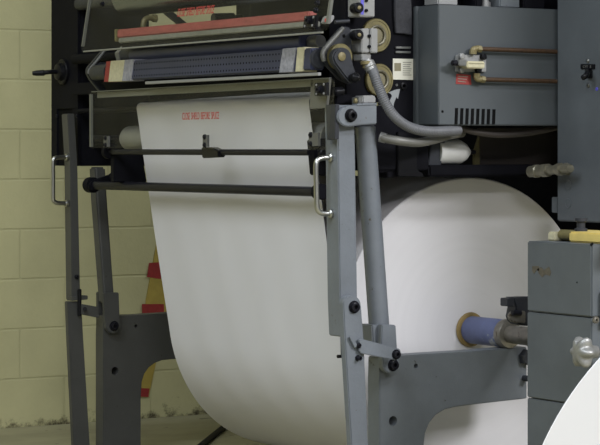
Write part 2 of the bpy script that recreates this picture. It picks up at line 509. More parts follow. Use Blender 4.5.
# bearing covers with worn ochre rings
for i, (cx, cy, R, lab) in enumerate([(375, 35.5, .055, 'upper round ochre bearing cover half hidden by the grey valve block'),
                                      (378, 80, .053, 'lower round ochre bearing cover crossed by the ribbed grey hose')]):
    t = thing('bearing_cover', lab, 'bearing cover', PX(cx, cy, XRF), 'ochre bearing covers on the black frame')
    c = PX(cx, cy, XRF)
    obj('flange', lathe(c, (1, 0, 0), [(0, R), (.010, R), (.013, R * .96), (.013, R * .86), (.011, R * .84), (.011, R * .62), (0, R * .62)], 44, False), M['ochre'], t)
    obj('inner_ring', lathe(c, (1, 0, 0), [(0, R * .615), (.016, R * .615), (.018, R * .55), (.016, R * .48), (0, R * .48)], 44, False), M['nickel'], t)
    obj('cap', lathe(c, (1, 0, 0), [(0, R * .475), (.008, R * .475), (.010, R * .40), (.009, 0)], 36), M['olive'], t)

# ------------------------------------------------------------------ crank lever on the far frame
cb = PY(64, 72, ct)
t = thing('crank_handle', 'black crank lever with round boss on the left machine frame', 'lever', cb)
obj('boss', lathe(cb, (0, -1, 0), [(0, .050), (.010, .050), (.014, .046), (.014, .036), (.03, .032), (.034, .024), (.034, 0)], 36), M['black_gloss'], t, 'glossy round boss with worn rim')
obj('lever_arm', tube(smooth_path([cb + Vector((0, -.02, .0)), cb + Vector((-.0, -.05, .0)), cb + Vector((-.0, -.07, -.002)), cb + Vector((-.01, -.09, -.004))], 5), .009), M['black_gloss'], t)
obj('grip', lathe(cb + Vector((-.005, -.08, -.004)), (-.06, -.10, -.006), [(0, .008), (.006, .012), (.036, .011), (.05, .008), (.052, 0)], 20), M['black_gloss'], t)

# ------------------------------------------------------------------ far plate stand and legs
XL, XR = -8.06, -6.13


def floor_pt(a, b, X):                    # run the line through two outline points down to the floor
    A, B = PX(*a, X), PX(*b, X); t = (FZ - A.z) / (B.z - A.z)
    return A.lerp(B, t)


def plate(X, top, under, left, label, group, mat):
    pts = [PX(a, b, X) for a, b in top]
    pts += [PX(a, b, X) for a, b in under]
    u = pts[-1]; pts.append(Vector((X, u.y, FZ)))
    l = PX(*left, X); pts.append(Vector((X, l.y, FZ))); pts.append(l)
    c = sum(pts, Vector()) / len(pts)
    t = thing('roll_stand_bracket', label, 'stand', (X - .035, l.y + .08, FZ), group)
    obj('bracket_plate', prism(pts, (-.07, 0, 0), .003), mat, t)
    return t


rt = plate(XR, [(380, 357.5), (420, 354.5), (470, 351.5), (527, 347)],
           [(527, 398.5), (500, 401.5), (470, 405), (455, 407)] + [(445, 409.5), (436, 415), (429.5, 423), (425.5, 433), (424, 446)],
           (379.5, 380), 'grey inverted L shaped stand plate reaching under the blue roll chuck', 'stand plates carrying the roll', M['grey_dark'])
for px, py, r in ((416, 366, .008), (393, 421, .016)):
    drill(rt.children[0], PX(px, py, XR), (1, 0, 0), r, .055)
obj('edge_nut', lathe(PX(525, 357, XR), (1, 0, 0), [(0, .028), (.018, .028), (.022, .024), (.022, .012), (.012, .01), (.012, 0)], 6), M['cast'], rt, 'dark hexagonal nut')
obj('edge_pin', cyl(PX(524, 378, XR), PX(524, 378, XR) + Vector((.03, 0, 0)), .010), M['cast'], rt)

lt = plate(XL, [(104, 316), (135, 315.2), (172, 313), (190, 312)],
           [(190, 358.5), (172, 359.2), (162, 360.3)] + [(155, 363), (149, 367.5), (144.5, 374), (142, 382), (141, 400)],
           (103.5, 335), 'shaded grey inverted L shaped stand plate left of the big roll', 'stand plates carrying the roll', M['grey_shaded'])
for px, py, r in ((136, 326, .007), (115, 371, .016)):
    drill(lt.children[0], PX(px, py, XL), (1, 0, 0), r, .055)

# near folding leg: upper tube, handle, lower strap
XA = -6.085
t = thing('guard_link_leg', 'grey near folding leg with steel grab handle beside the white paper', 'leg', PX(352, 330, XA), 'handled folding legs of the guard')
obj('upper_tube', prX([(337, 105), (354, 105), (355.3, 150), (357.5, 300), (359, 337), (341.5, 337), (340, 300), (338, 150)], XA, .075, .003), M['grey'], t)
fa = floor_pt((345, 340), (351.5, 445), XA + .03); fb = floor_pt((364, 340), (368.5, 445), XA + .03)
pts = [PX(a, b, XA + .03) for a, b in [(345, 340), (343.5, 306)] + arc((352, 304.5), 9, 190, 350, 8) + [(361.5, 308), (364, 340)]] + [fb, fa]
obj('lower_strap', prism(pts, (-.029, 0, 0), .003), M['grey'], t)
bolt(PX(354, 307, XA + .03), (1, 0, 0), .015, .014, t, 'pivot_bolt')
bolt(PX(357.5, 358, XA + .03), (1, 0, 0), .007, .018, t, 'stop_pin')
hx = XA - .04
lx = XA - .006
obj('latch_pin', tube([PX(342, 336.5, lx), PX(342.2, 346, lx), PX(342.4, 355, lx), PX(341.5, 356.3, lx), PX(337.5, 356.5, lx)], .0055), M['black_gloss'], t)
hd = obj('grab_handle', tube(smooth_path([PX(331, 157.5, hx), PX(322, 158, hx), PX(317.5, 160.5, hx), PX(316, 167, hx), PX(316.3, 185, hx), PX(316.8, 205, hx), PX(318, 210.5, hx), PX(322, 213.3, hx), PX(331, 213.6, hx)], 6), .0085), M['steel'], t)
for py in (157.5, 213.6):
    obj('handle_foot', lathe(PX(332.5, py, hx), (0, -1, 0), [(0, .014), (.010, .014), (.014, .010), (.014, 0)], 18), M['steel'], hd)

# far folding leg
XB = -8.085
t = thing('guard_link_leg', 'shaded grey far folding leg with grab handle before the yellow wall', 'leg', PX(76, 330, XB), 'handled folding legs of the guard')
obj('upper_tube', prX([(67.5, 114), (74.5, 113.5), (77.5, 160), (80.5, 298), (72, 300.5), (70.3, 160)], XB, .055, .003), M['grey_shaded'], t)
obj('tab', prX([(72, 296.5), (88, 295.5), (88, 299.5), (72, 301)], XB + .012, .05, .002), M['grey_shaded'], t)
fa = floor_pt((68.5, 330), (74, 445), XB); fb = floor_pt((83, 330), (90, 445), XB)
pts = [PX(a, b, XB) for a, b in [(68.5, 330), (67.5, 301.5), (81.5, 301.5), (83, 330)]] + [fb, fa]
obj('lower_strap', prism(pts, (-.028, 0, 0), .003), M['grey_shaded'], t)
obj('latch_pin', cyl(PX(79.5, 289, XB + .014), PX(79.5, 316, XB + .014), .008, bv=.002), M['black_gloss'], t)
bolt(PX(76.5, 277, XB), (1, 0, 0), .007, .01, t, 'bolt')
hx = XB - .02
hd = obj('grab_handle', tube(smooth_path([PX(67, 157.2, hx), PX(58, 157.4, hx), PX(54, 159, hx), PX(53, 164, hx), PX(53, 180, hx), PX(53, 198, hx), PX(54.5, 201.5, hx), PX(58, 203, hx), PX(67, 203.4, hx)], 6), .0085), M['steel'], t)
for py in (157.2, 203.4):
    obj('handle_foot', lathe(PX(67.8, py, hx), (0, -1, 0), [(0, .013), (.008, .013), (.012, .009), (.012, 0)], 18), M['steel'], hd)

# near strut with clevis and pivot plate
t = thing('frame_strut', 'grey near strut between black frame and the stand plate', 'strut', PX(384, 366, -6.12), 'struts down to the stand plates')
obj('strut_beam', cyl(PX(365, 126, -6.155), PX(380, 340, -6.155), .0335, seg=36, bv=.004), M['grey'], t)
ck = [(382, 325), (396, 325), (397.5, 350)] + arc((391.5, 365), 8.5, -10, 190, 10) + [(381, 345)]
obj('clevis', prX(ck, -6.09, .028, .003), M['grey'], t)
obj('clevis_collar', prX([(372, 325), (383, 325), (383, 356), (373, 348)], -6.118, .075, .004), M['grey'], t)
bolt(PX(393, 365, -6.09), (1, 0, 0), .015, .014, t, 'pivot_bolt')
t = thing('link_bar', 'short grey link bar bolted across from near leg to strut', 'link bar', PX(380, 352, -6.045))
obj('bar', prX([(358.5, 339.5), (362, 339), (400, 349), (401, 352), (396, 360.5), (361, 353.5), (359, 350), (360.5, 346.5)], -6.04, .010, .002), M['grey'], t)
bolt(PX(396, 354.5, -6.04), (1, 0, 0), .012, .012, t, 'bolt')
bolt(PX(359, 345.5, -6.042), (1, 0, 0), .006, .006, t, 'bolt')
obj('hook_tip', prX([(349.5, 337), (352, 337), (358, 345.5), (355, 348)], -6.043, .008, .001), M['grey'], t)

# far strut
t = thing('frame_strut', 'shaded grey far strut between black frame and left stand plate', 'strut', PX(112, 326, -8.04), 'struts down to the stand plates')
obj('strut_beam', prX([(95.5, 167), (105.8, 167), (107, 190), (115, 300), (105, 304), (97, 200)], -8.065, .06, .008, 3), M['grey_shaded'], t)
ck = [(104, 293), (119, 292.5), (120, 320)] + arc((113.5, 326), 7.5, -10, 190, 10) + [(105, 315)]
obj('clevis', prX(ck, -8.03, .022, .003), M['grey_shaded'], t)
obj('clevis_back', prX([(98, 292), (104, 292), (105, 316), (104, 334), (100, 330), (98, 320)], -8.135, .02, .003), M['grey_shaded'], t)
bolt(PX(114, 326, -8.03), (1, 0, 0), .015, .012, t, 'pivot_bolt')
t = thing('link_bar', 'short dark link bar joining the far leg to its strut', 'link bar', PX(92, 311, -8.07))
obj('bar', prX([(82, 304), (99, 307), (99, 318), (82, 314.5)], -8.055, .012, .002), M['grey_shaded'], t)
obj('pin', cyl(PX(85, 309, -8.055), PX(85, 309, -8.04), .008), M['black_gloss'], t)

# pivot plate at the top of the near leg
t = thing('pivot_plate', 'grey pivot plate with rounded nose and one bolt above the near leg', 'plate', PX(355, 124, -6.05))
obj('plate', prX([(377, 104.5), (377, 124), (362, 125), (349, 126.5)] + arc((348, 116.5), 10, 95, 250, 9) + [(350, 105.6)], -6.05, .02, .003), M['grey'], t)
bolt(PX(350.5, 115.5, -6.05), (1, 0, 0), .016, .016, t, 'pivot_bolt', M['black_gloss'])
obj('flange', prX([(357, 103.6), (377, 102.8), (377, 104.8), (357, 105.6)], -6.05, .03, .001), M['grey'], t)
obj('peg', cyl(PX(377, 104, -6.09), PX(388, 103.5, -6.09), .006), M['steel'], t)

# ------------------------------------------------------------------ paper
YC, ZC, RR = 4.6417, .541, .5205
RXL, RXR = -7.548, -6.36
t = thing('paper_roll', 'huge white newsprint roll mounted low in the stand', 'paper roll', ((RXL + RXR) / 2, YC, ZC - RR))
core_r = .048
rl = obj('roll_body', lathe((RXL, YC, ZC), (1, 0, 0), [(0, core_r), (0, RR - .004), (.004, RR), (RXR - RXL - .004, RR), (RXR - RXL, RR - .004), (RXR - RXL, core_r), (RXR - RXL - .3, core_r), (.3, core_r)], 160, False), M['paper_end'], t)
# centre its texture on the roll axis
d = Vector((0, YC, ZC)) - Vector((0, origin_of(rl).y, origin_of(rl).z))
for v in rl.data.vertices: v.co -= d
rl.location += d

# running web: up from the roll's front tangent, over the guide roller, away into the press
GY, GZ, GR = 4.014, 1.309, .022
wf = []
c1, c2 = Vector((0, YC, ZC)), Vector((0, GY, GZ))
# tangent on the front (-Y) side of both circles
dv = c2 - c1; dist = dv.length; ang = math.atan2(dv.z, dv.y); off = math.asin(((RR + .003) - (GR + .002)) / dist)
na = ang + PI / 2 - off
n = Vector((0, math.cos(na), math.sin(na)))
if n.y > 0: na = ang - PI / 2 + off; n = Vector((0, math.cos(na), math.sin(na)))
pa = c1 + n * (RR + .003); pb = c2 + n * (GR + .002)
a0 = math.atan2(n.z, n.y) % (2 * PI)
prof = []
for i in range(40):
    a = a0 + 2.6 - 2.6 * i / 40; prof.append(c1 + Vector((0, math.cos(a), math.sin(a))) * (RR + .003))
for i in range(13): prof.append(pa.lerp(pb, i / 12))
for i in range(1, 13):
    a = a0 + (PI / 2 - .1 - a0) * i / 12; prof.append(c2 + Vector((0, math.cos(a), math.sin(a))) * (GR + .002))
prof.append(prof[-1] + Vector((0, .55, .04)))
bm = bmesh.new(); cols = []
NX = 24
for i in range(NX + 1):
    cols.append([bm.verts.new((RXR + (RXL - .018 * min(1, max(0, (p.z - .55) / .6)) - RXR) * (1 - i / NX), p.y + .0015 * math.sin(i * 1.3 + k * .4), p.z)) for k, p in enumerate(prof)])
for i in range(NX):
    for k in range(len(prof) - 1): bm.faces.new((cols[i][k], cols[i + 1][k], cols[i + 1][k + 1], cols[i][k + 1]))
w = obj('paper_web', bm, M['paper'], None, ang=60)
sm = w.modifiers.new('thick', 'SOLIDIFY'); sm.thickness = .0006; sm.offset = 0
tag(w, 'taut white paper sheet running up from the roll to the clear guard', 'paper sheet')

t = thing('guide_roller', 'small steel roller with the white paper bent over it', 'roller', ((RXL + RXR) / 2, GY, GZ - GR), 'rollers across the press')
obj('drum', cyl((RXL - .012, GY, GZ), (RXR + .03, GY, GZ), GR, seg=40, bv=.003), M['chrome'], t)
obj('journal', cyl((-8.09, GY, GZ), (RXL - .0125, GY, GZ), .010), M['black'], t)
obj('journal', cyl((RXR + .0305, GY, GZ), (-6.31, GY, GZ), .010), M['cast'], t)
t = thing('idler_roller', 'bright steel roller showing at both edges behind the white paper', 'roller', ((RXL + RXR) / 2, 4.064, 1.152), 'rollers across the press')
obj('drum', lathe((-7.775, 4.064, 1.2), (1, 0, 0), [(0, .0), (0, .030), (.008, .042), (.022, .048), (7.775 - 6.325, .048), (7.775 - 6.325, 0)], 44), M['steel_dull'], t)
obj('journal', cyl((-8.09, 4.064, 1.2), (-7.776, 4.064, 1.2), .014), M['black'], t)

# foreground roll, near the camera on the right
fc = ray(865, 600); h = Vector((fc.x, fc.y, 0)).normalized()
dep = (CAMZ - FZ) * F / 806
c = Vector((0, 0, CAMZ)) + ray(865, 600) * dep
t = thing('paper_roll', 'bright white paper roll end cut off in the nearest right corner', 'paper roll', (c.x + h.x * .4, c.y + h.y * .4, FZ))
fr_ = c.z - FZ
obj('roll_body', lathe(c, h, [(0, .05), (0, fr_ - .001), (.001, fr_), (.79, fr_), (.795, fr_ - .004), (.795, .05), (.6, .05), (.2, .05)], 160, False), M['paper_white'], t)
obj('core', lathe(c, h, [(-.001, .042), (-.001, .0498), (.15, .0498), (.15, .042)], 40, False), M['cream_tape'], t)

# pale tube with a tapered end in the opening under the cabinet
a = PX(440, 152, -6.25); e = PX(464, 152, -6.25)
t = thing('tapered_tube', 'pale tube with tapered end lying in the dark opening under cabinet', 'tube', a)
L = (e - a).length
obj('tube_body', lathe(a, e - a, [(-.02, .0), (-.02, .042), (L * .75, .042), (L, .030), (L + .02, .012), (L + .022, 0)], 32), M['white'], t)
obj('tube_tip', lathe(a, e - a, [(L + .018, .011), (L + .045, .007), (L + .046, 0)], 16), M['rod'], t)
tag(obj('brown_panel', prX([(480.2, 128), (575, 128), (575, 172), (480.5, 172)], -6.32, .02, .001), M['brown']), 'dark brown panel in the gap between grey cabinet and big roll', 'panel')
tag(obj('flat_bar', prX([(479.5, 136), (480, 172), (474.5, 172), (474.5, 152)], -6.305, .012, .001), M['ochre']), 'narrow tan upright bar beside the tapered pale tube', 'bar')

# ------------------------------------------------------------------ guards of clear plastic
t = thing('clear_guard', 'lower clear plastic guard over the white paper with red lettering', 'guard', PY(210, 150, 3.9), 'clear plastic guards across the press')
Yg = 3.90
g = prY([(91.5, 92), (327, 78.5)] + [(331, 79), (333, 82), (328, 148.8), (325, 149.8)] + [(100, 148.2), (91, 148), (89.8, 146), (89.5, 95)], Yg, .008, 0)
sheet = obj('sheet', g, M['plexi'], t)
gp = lambda pts, Y, t_, m, nm, lab=None, par=None: obj(nm, prY(pts, Y, t_, .0008), m, par or t, lab)
# its visible cut edges
gp([(89.2, 94), (90.6, 94), (91, 147), (89.4, 147)], Yg - .001, .010, M['plexi_edge'], 'cut_edge')
gp([(91, 91.3), (329, 77.6), (329, 78.6), (91, 92.2)], Yg - .001, .010, M['plexi_edge'], 'cut_edge')
# stiffener along the top
gp([(97, 92.5), (313, 79.5), (313, 86.5), (97, 98)], Yg + .012, .006, M['plexi_edge'], 'top_rail')
gp([(311, 80), (329, 79), (326, 108), (309, 109)], Yg + .012, .01, M['alu_dull'], 'steel_tab')
bl = gp([(314.5, 83), (326, 82.5), (326, 95.5), (314.5, 96)], Yg - .012, .012, M['black_gloss'], 'latch_block')
for px, py in ((316.5, 85), (324, 84.5), (316.5, 94), (324, 93.5)): bolt(PY(px, py, Yg - .012), (0, -1, 0), .003, .003, bl, 'screw', M['alu'])
bolt(PY(320, 89.5, Yg - .012), (0, -1, 0), .011, .012, bl, 'knob')
gp([(325.5, 105), (335.5, 104), (335, 139), (327, 140)], Yg + .002, .015, M['cast'], 'edge_strip')
for nm, pts in (('clip', [(308.5, 133), (318, 132.5), (318, 146), (308.5, 146.5)]), ('clip', [(202.5, 135), (207, 135), (207, 147), (202.5, 147)]), ('clip', [(103.5, 136), (107.8, 136), (107.8, 147), (103.5, 147)])):
    cl = gp(pts, Yg - .010, .010, M['alu_dull'], nm)
    cx = pts[0][0] + 2
    for py in (pts[0][1] + 2, pts[2][1] - 2): bolt(PY(cx, py, Yg - .010), (0, -1, 0), .007, .005, cl, 'screw', M['rod'])
a = PY(182.3, 119.8, Yg - .0015); e = PY(219, 118.3, Yg - .0015)
text_mesh('CLOSE SHIELD BEFORE SPLICE', .025, 1, M['red_text'], 'warning_lettering', sheet, a, e.x - a.x)['label'] = 'red warning lettering'

t = thing('clear_guard', 'upper clear plastic guard with red lettering below the chrome roller', 'guard', PY(205, 40, 3.82), 'clear plastic guards across the press')
Yu = 3.82
lean = .165                                    # leans back at the top
gz = PY(82, 50, Yu).z
corner = [(83.5, 51.5), (320, 30.8), (325, 29.3), (327.3, 26), (329, 19)]
bm_pts = [PY(81, 47, Yu), PY(82, 50.6, Yu), PY(85, 51.4, Yu), PY(320, 31, Yu), PY(324.5, 29.5, Yu), PY(326.5, 26, Yu)]
ztop = 1.9
pts = bm_pts + [Vector((bm_pts[-1].x, Yu, ztop)), Vector((bm_pts[0].x, Yu, ztop))]
pts = [Vector((p.x, Yu + (p.z - gz) * lean, p.z)) for p in pts]
sheet = obj('sheet', prism(pts, (0, .008, -.001), 0), M['plexi'], t)
zb = pts[2].z
xl, xr = pts[0].x, pts[5].x


def upbox(x0, x1, z0, z1, y_off, th, m, nm, lab=None, par=None):
    yy = Yu + ((z0 + z1) / 2 - gz) * lean + y_off
    q = [Vector((x0, Yu + (z - gz) * lean + y_off, z)) if 0 else Vector((x, Yu + (z - gz) * lean + y_off, z)) for x, z in ((x0, z0), (x1, z0), (x1, z1), (x0, z1))]
    if 0: pass
    return obj(nm, prism(q, (0, th, 0), .0008), m, par or t, lab)


upbox(xl + .02, xr - .03, zb - .003, zb + .003, -.001, .011, M['strip'], 'cut_edge')
upbox(xl - .002, xl + .006, zb + .02, ztop, -.001, .011, M['plexi_edge'], 'cut_edge')
upbox(xr - .01, xr + .002, zb + .025, ztop, -.001, .011, M['plexi_edge'], 'cut_edge')
q0, q1 = PY(306, 28.5, Yu), PY(317.5, 15, Yu)
bl = upbox(q0.x, q1.x, q0.z, q1.z, -.014, .013, M['black_gloss'], 'latch_block')
for fx in (.17, .83):
    for fz in (.17, .83):
        p = Vector((q0.x + (q1.x - q0.x) * fx, 0, q0.z + (q1.z - q0.z) * fz)); p.y = Yu + (p.z - gz) * lean - .014
        bolt(p, (0, -1, 0), .003, .003, bl, 'screw', M['alu'])
p = Vector(((q0.x + q1.x) / 2, 0, (q0.z + q1.z) / 2 + .004)); p.y = Yu + (p.z - gz) * lean - .014
bolt(p, (0, -1, 0), .011, .012, bl, 'knob')
for px, py in ((321.5, 3), (321, 10.5), (103, 4)):
    p = PY(px, py, Yu + .03); bolt(Vector((p.x, Yu + (p.z - gz) * lean, p.z)), (0, -1, 0), .007, .008, t, 'screw')
a = PY(177.5, 17.0, Yu + .015); e = PY(214, 13.5, Yu + .015)
a.y = Yu + (a.z - gz) * lean - .0015
tm = text_mesh('CLOSE SHIELD BEFORE SPLICE', .029, 1, M['red_text'], 'warning_lettering', sheet, a, e.x - a.x)
tm.rotation_euler.x = -math.atan(lean); tm['label'] = 'red warning lettering'

# ------------------------------------------------------------------ rollers and bars across the press
XI, XE = -8.099, -6.301                        # between the frames
t = thing('perforated_bar', 'navy blue perforated bar wrapped with tape at both ends', 'bar', (-7, 3.88, 1.41))
bx0, bx1 = PY(105, 70, 3.88).x, PY(311, 60, 3.88).x
bz = 1.447
bar = box(bx0, bx1, 3.88, 3.93, bz - .035, bz + .035, .004)
bb = obj('bar_body', bar, M['navy'], t)
hb = bmesh.new()
for row in (-.022, 0, .022):
    for k in range(64):
        x = bx0 + .12 + k * (bx1 - .10 - bx0 - .12) / 64
        vs = [hb.verts.new((x + .0036 * math.cos(q * PI / 3), 3.8796, bz + row + .0036 * math.sin(q * PI / 3))) for q in range(6)]
        hb.faces.new(vs)
o = obj('perforations', hb, M['hole'], bb); o['kind'] = 'stuff'


def wrap(pa, pb, m, lab, slant=.0, e=.002):
    x0, x1 = PY(pa, 66, 3.88).x, PY(pb, 66, 3.88).x
    pts = [Vector((x0 - slant, 3.88 - e, bz - .036 - e)), Vector((x1 - slant, 3.88 - e, bz - .036 - e)), Vector((x1 + slant, 3.88 - e, bz + .036 + e)), Vector((x0 + slant, 3.88 - e, bz + .036 + e))]
    obj('tape_wrap', prism(pts, (0, .05 + 2 * e, 0), .001), m, t, lab)


wrap(105.5, 110, M['red_tag'], 'red tape band', .010)
wrap(110, 124, M['cream_tape'], 'cream tape band', .010, .0025)
wrap(124, 133, M['grey_tape'], 'grey tape band', .012, .003)
wrap(281.5, 295, M['grey_tape'], 'crumpled grey tape band', .012, .003)
wrap(297, 304, M['cream_tape'], 'cream tape band', .006, .003)
obj('journal', cyl((bx1, 3.905, bz), (-6.16, 3.905, bz), .032, bv=.003), M['cast'], t)
obj('journal', cyl((-7.735, 3.905, bz), (bx0, 3.905, bz), .030, bv=.003), M['cast'], t)

t = thing('dark_roller', 'dark navy roller just above the perforated bar', 'roller', (-7.2, 4.0, 1.47), 'rollers across the press')
rx = PY(139, 55, 4.0).x
obj('drum', cyl((rx, 4.0, 1.512), (-6.36, 4.0, 1.512), .046, seg=40, bv=.003), M['navy_dark'], t)
obj('end_sleeve', cyl((rx - .075, 4.0, 1.512), (rx - .001, 4.0, 1.512), .043, seg=36, bv=.003), M['cast'], t)
obj('journal', cyl((XI, 4.0, 1.512), (rx - .076, 4.0, 1.512), .02), M['black'], t)
obj('nut', lathe((rx - .13, 4.0, 1.512), (1, 0, 0), [(0, .02), (0, .036), (.03, .036), (.03, .02)], 6), M['zinc'], t)
obj('journal', cyl((-6.359, 4.0, 1.512), (XE, 4.0, 1.512), .02), M['zinc'], t)

a, e = PY(145, 82.3, 3.868), PY(318, 75, 3.868)
tag(obj('pale_rail', box(a.x, e.x, 3.868, 3.88, 1.392, 1.402, .001), M['alu']), 'thin pale rail below the perforated navy bar', 'rail')
tag(obj('dark_rail', box(XI, XE, 3.99, 4.01, 1.372, 1.418, .002), M['black']), 'black rail crossing the press behind the thin pale rail', 'rail')

t = thing('red_bar', 'long red rubber faced bar behind the upper clear guard', 'bar', (-6.95, 3.9, 1.53))
a, e = PY(117, 40, 3.92), PY(309, 16, 3.92)
obj('rubber_face', box(a.x, e.x, 3.92, 3.952, 1.572, 1.604, .004), M['red'], t)
obj('pale_lip', box(a.x + .02, e.x + .02, 3.915, 3.952, 1.553, 1.5715, .003), M['strip'], t, 'pale grey lip')
obj('dark_base', box(a.x + .02, e.x + .03, 3.93, 3.95, 1.532, 1.5525, .002), M['black'], t)
obj('end_cap', box(a.x - .018, a.x - .001, 3.918, 3.952, 1.56, 1.606, .002), M['ochre'], t, 'worn ochre end cap')

t = thing('chrome_roller', 'large chrome roller at the top behind the upper guard', 'roller', (-7.1, 4.02, 1.66), 'rollers across the press')
ex = PY(126, 15, 4.02).x
obj('drum', lathe((ex, 4.02, 1.73), (1, 0, 0), [(0, .03), (.0, .058), (.012, .068), (.02, .07), (-6.34 - ex, .07), (-6.335 - ex, .06), (-6.335 - ex, .02)], 56), M['chrome'], t)
obj('journal', cyl((XI, 4.02, 1.73), (ex, 4.02, 1.73), .025), M['cast'], t)

# things seen in the opening between roller and red bar
tag(obj('diagonal_brace', prX([(137, -10), (146, -10), (216, 46), (205, 46)], -8.20, .0195, .002), M['cast']), 'small dark diagonal brace in the gap below the chrome roller', 'brace')
t = thing('air_cylinder', 'dark pneumatic cylinder in the gap right of the red lettering', 'cylinder', PX(230, 18, -8.17))
a, e = PX(213, 18.5, -8.17), PX(262, 17.5, -8.17)
obj('barrel', cyl(a, a.lerp(e, .42), .022, bv=.003), M['cast'], t)
obj('rod', cyl(a.lerp(e, .42), e, .013), M['rod'], t)
obj('mount', box(-8.2195, -8.145, e.y, e.y + .04, e.z - .03, e.z + .03, .003), M['cast'], t)
t = thing('pipe_fitting', 'small ochre pipe fitting in the dark left of the red lettering', 'fitting', PX(147, 22, XLF + .013))
a = PX(143, 27, XLF + .013)
obj('elbow', tube(smooth_path([a, PX(144, 21, XLF + .013), PX(148, 18, XLF + .013), PX(155, 18.5, XLF + .013)], 5), .011), M['ochre'], t)
obj('nut', lathe(PX(153, 18.3, XLF + .013), (0, 1, 0), [(0, .017), (.015, .017), (.015, .01)], 6), M['ochre'], t)

# lower guard bars
t = thing('guard_bar', 'thin upper black bar along the lower edge of clear guard', 'bar', (-7, 3.93, 1.138), 'black bars crossing before the paper')
obj('rod', cyl((-7.66, 3.93, 1.149), (-6.255, 3.93, 1.149), .0105, bv=.002), M['rod'], t)
obj('boss', cyl((-7.69, 3.93, 1.149), (-7.66, 3.93, 1.149), .026, bv=.004), M['black'], t)
obj('hinge_block', prY([(201, 147.3), (211, 147.2), (218, 150.5), (218, 157.2), (202, 158.2)], 3.912, .03, .003), M['black_gloss'], t)
t = thing('guard_bar', 'thick lower black bar crossing before the white paper', 'bar', (-7, 3.98, 1.0), 'black bars crossing before the paper')
zb2 = 1.021
obj('rod', cyl((-7.905, 3.985, zb2), (-6.27, 3.985, zb2), .0165, bv=.002), M['rod'], t)
obj('collar', cyl((-6.30, 3.985, zb2), (-6.265, 3.985, zb2), .026, bv=.003), M['black'], t)
obj('collar', cyl((-7.95, 3.985, zb2), (-7.905, 3.985, zb2), .030, bv=.004), M['black'], t)
t = thing('bar_bracket', 'black bracket plate at the left edge of the white paper', 'bracket', PX(128, 182, -7.62), 'black brackets at the paper edges')
obj('plate', prX([(114, 151), (141.5, 151), (147, 181.5), (146, 183), (129, 182.5), (114, 182)], -7.64, .03, .003), M['black'], t)
obj('arm', prX([(92, 181.5), (112, 174.5), (115, 172), (115, 181), (114, 185), (96, 191), (91, 190), (89, 186)], -7.89, .03, .003), M['black'], t)
obj('tie', cyl(PX(112, 178, -7.9), PX(120, 174, -7.65), .014), M['black'], t)
t = thing('bar_bracket', 'black bracket hanging between the paper edge and near leg', 'bracket', PX(321, 175, -6.30), 'black brackets at the paper edges')
obj('plate', prX([(313, 140), (331, 138), (331, 168), (328, 176), (316, 175)], -6.29, .04, .003), M['black'], t)
obj('eye', lathe(PX(322, 154, -6.29), (1, 0, 0), [(0, .022), (.02, .022), (.024, .018), (.024, .0)], 24), M['black_gloss'], t)

# ------------------------------------------------------------------ pivot arms that carry the perforated bar
t = thing('tension_lever', 'cast dark tension lever with brass hub and black ball knob', 'lever', PX(341, 84, -6.12), 'cast levers of the perforated bar')
obj('arm_plate', prX([(342, 27.5), (346, 26.5), (351, 28), (353, 60), (355, 82), (350, 84), (341, 80), (328, 66), (323, 59), (322.5, 52), (325, 47)], -6.14, .022, .004), M['cast'], t)
obj('rib', tube(smooth_path([PX(343, 28, -6.13), PX(337, 35, -6.13), PX(330, 43, -6.13), PX(324, 50, -6.13), PX(322.5, 55, -6.13), PX(324, 61, -6.13)], 5), .0075), M['alu_dull'], t, 'bare shiny rib')
obj('arm_hole', lathe(PX(344, 36, -6.1395), (1, 0, 0), [(0, .006), (.0005, .005), (-.002, 0)], 14), M['hole'], t)
hc = PX(338.5, 57.5, -6.12)
obj('hub_ring', lathe(PX(338, 57, -6.139), (1, 0, 0), [(0, .042), (.020, .042), (.023, .038), (.023, .0)], 36), M['ochre'], t, 'ochre ring')
ka = obj('crank', prX(arc((342.5, 57), 9.5, 150, 335, 10) + [(354, 66), (357.5, 76), (356, 82), (352, 83.5), (348, 81), (339, 69), (334.5, 63)], -6.085, .03, .005), M['cast'], t)
obj('hub_pin', lathe(PX(341.5, 56.5, -6.085), (1, 0, 0), [(0, .014), (.004, .014), (.006, .010), (.006, 0)], 22), M['brass'], ka, 'brass hub pin')
kc = PX(355.5, 77.5, -6.06)
obj('ball_knob', lathe(kc - Vector((.035, 0, 0)), (1, .15, 0), [(0, .012), (.012, .012), (.016, .013), (.022, .016), (.030, .0165), (.038, .013), (.043, .006), (.051, 0)], 26), M['black_gloss'], ka)
t = thing('tension_lever', 'dark tension lever at the left end of the taped perforated bar', 'lever', PX(95, 90, -7.79), 'cast levers of the perforated bar')
obj('arm_plate', prX([(103, 50.5), (106.5, 50.5), (96, 66), (103, 84), (108, 92), (101, 92), (91, 80), (87.5, 73), (88, 68)], -7.75, .022, .003), M['cast'], t)
obj('rib', tube(smooth_path([PX(105, 50.5, -7.745), PX(97, 61, -7.745), PX(90, 69, -7.745), PX(88.5, 74, -7.745)], 5), .006), M['alu_dull'], t, 'bare shiny rib')
obj('hub', cyl(PX(96, 72, -7.80), PX(96, 72, -7.80) + Vector((.06, 0, 0)), .036, bv=.004), M['cast'], t)
t = thing('stop_post', 'black stud and collar beside the right end of clear guard', 'stud', PX(340, 91, -6.15))
obj('stud', cyl(PX(334, 92, -6.12), PX(343, 91, -6.12), .014, bv=.003), M['black_gloss'], t)
obj('block', prX([(336, 96), (354, 94), (354, 104), (336, 104)], -6.14, .05, .003), M['black'], t)
t = thing('clamp_lever', 'small grey clamp lever above the cast tension lever', 'lever', PX(338, 22, -6.15))
obj('body', prX([(328, 16), (335, 15), (334, 20), (330, 24), (325, 23)], -6.12, .03, .003), M['alu'], t)
